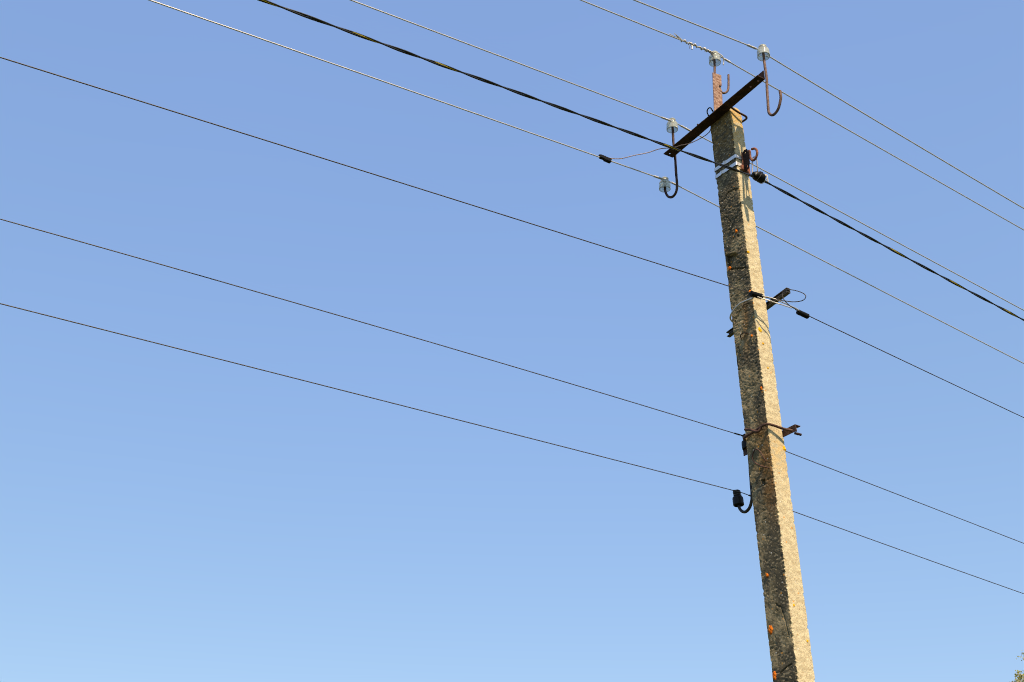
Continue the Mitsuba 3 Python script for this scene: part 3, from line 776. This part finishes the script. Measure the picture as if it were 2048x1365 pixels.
build_lower()
insulator('black_insulator', BLACK, (-0.322, 0.138, 4.112), (0, 0, 1), 'porcelain_black', 'black insulator half hidden behind the left edge of the pole at the rod clamp')
insulator('black_insulator', BLACK, (-0.440, 0.130, 3.790), (-0.06, 0, 1), 'porcelain_black', 'black insulator upright in the hook left of the pole, on the lowest wire')


# ---------------------------------------------------------------- tree at the right
def build_tree():
    base = np.array([14.42, 26.0, 0.0])
    trunk = spline([base, base + [0.1, 0, 1.5], base + [0.0, 0.1, 3.2], base + [0.15, 0, 5.2], base + [0.1, 0, 8.3]], 6)
    put('leafy_tree__trunk', tube(trunk, np.linspace(0.17, 0.025, len(trunk)), 12), 'bark', smooth=True, space=None)
    ends = []
    limbs = []
    r = random.Random(5)
    aims = [np.array(q) for q in ((12.16, 26.0, 7.22), (12.00, 26.0, 6.70), (11.86, 26.0, 6.50), (12.10, 25.9, 6.60), (11.98, 26.1, 6.46), (12.16, 26.0, 6.70))]
    for k in range(34):
        z = 1.9 + (4.6 if k < 24 else 6.2) * (k + r.random()) / 34 if k < 30 else 1.9 + 6.2 * (k + r.random()) / 34
        if 24 <= k < 30: z = 5.2 + 0.2 * (k - 24)
        st = np.array([np.interp(z, trunk[:, 2], trunk[:, i]) for i in range(3)])
        if k >= 24 and k - 24 < len(aims):
            en = aims[k - 24]
        else:
            a = r.uniform(0, 2 * math.pi)
            L = (2.2 * math.sin(math.pi * min(1, (z - 1.2) / 7.6)) ** 0.8 + 0.2) * r.uniform(0.65, 1.0)
            en = st + [L * math.cos(a), L * math.sin(a), L * r.uniform(0.15, 0.6)]
        md = (st + en) / 2 + [0, 0, 0.18]
        p = spline([st, md, en], 8)
        limbs.append(tube(p, np.linspace(0.035, 0.006, len(p)), 6))
        for q in np.linspace(0.35, 1, 9):
            c0 = p[int(q * (len(p) - 1))]
            for _ in range(3):
                d = np.array([r.gauss(0, 1), r.gauss(0, 1), r.gauss(-0.15, 0.7)])
                d *= r.uniform(0.15, 0.45) / np.linalg.norm(d)
                if k >= 24 and k - 24 < len(aims): d *= 0.35 if k > 24 else 0.22
                tw = spline([c0, c0 + d * 0.6 + [0, 0, 0.04], c0 + d + [0, 0, -0.04]], 3)
                limbs.append(tube(tw, np.linspace(0.006, 0.003, len(tw)), 4))
                ends += [tw[2], tw[4], tw[6], (tw[5] + tw[6]) / 2] if k != 24 else ([tw[6]] if q > 0.6 else [])
    put('leafy_tree__limbs', join(*limbs), 'bark', smooth=False, space=None)
    ends = np.array(ends)
    for k in range(3):
        vs, fs, n = [], [], 0
        for e0 in ends:
            for _ in range(3):
                c0 = e0 + rng.normal(0, 0.06, 3)
                a = rng.normal(0, 1, 3); a[2] -= 0.5; a /= np.linalg.norm(a)
                b = np.cross(a, rng.normal(0, 1, 3)); b /= np.linalg.norm(b)
                nn = np.cross(a, b)
                s = rng.uniform(0.035, 0.06)
                vs.append(c0 + np.array([0 * a, 0.45 * s * b + 0.4 * s * a - 0.12 * s * nn, a * s * 1.15, -0.45 * s * b + 0.4 * s * a - 0.12 * s * nn]))
                fs.append(np.array([[0, 1, 2], [0, 2, 3]]) + n)
                n += 4
        put('leafy_tree__crown', (np.vstack(vs), np.vstack(fs)), 'leaf_%d' % k, smooth=False, space=None)
    for k in ('leafy_tree__crown', 'leafy_tree__crown_001', 'leafy_tree__crown_002'):
        labels[k] = {'kind': 'stuff'}
    tag('leafy_tree', 'pale yellow-green leafy tree just showing at the lower right corner', 'tree')


build_tree()
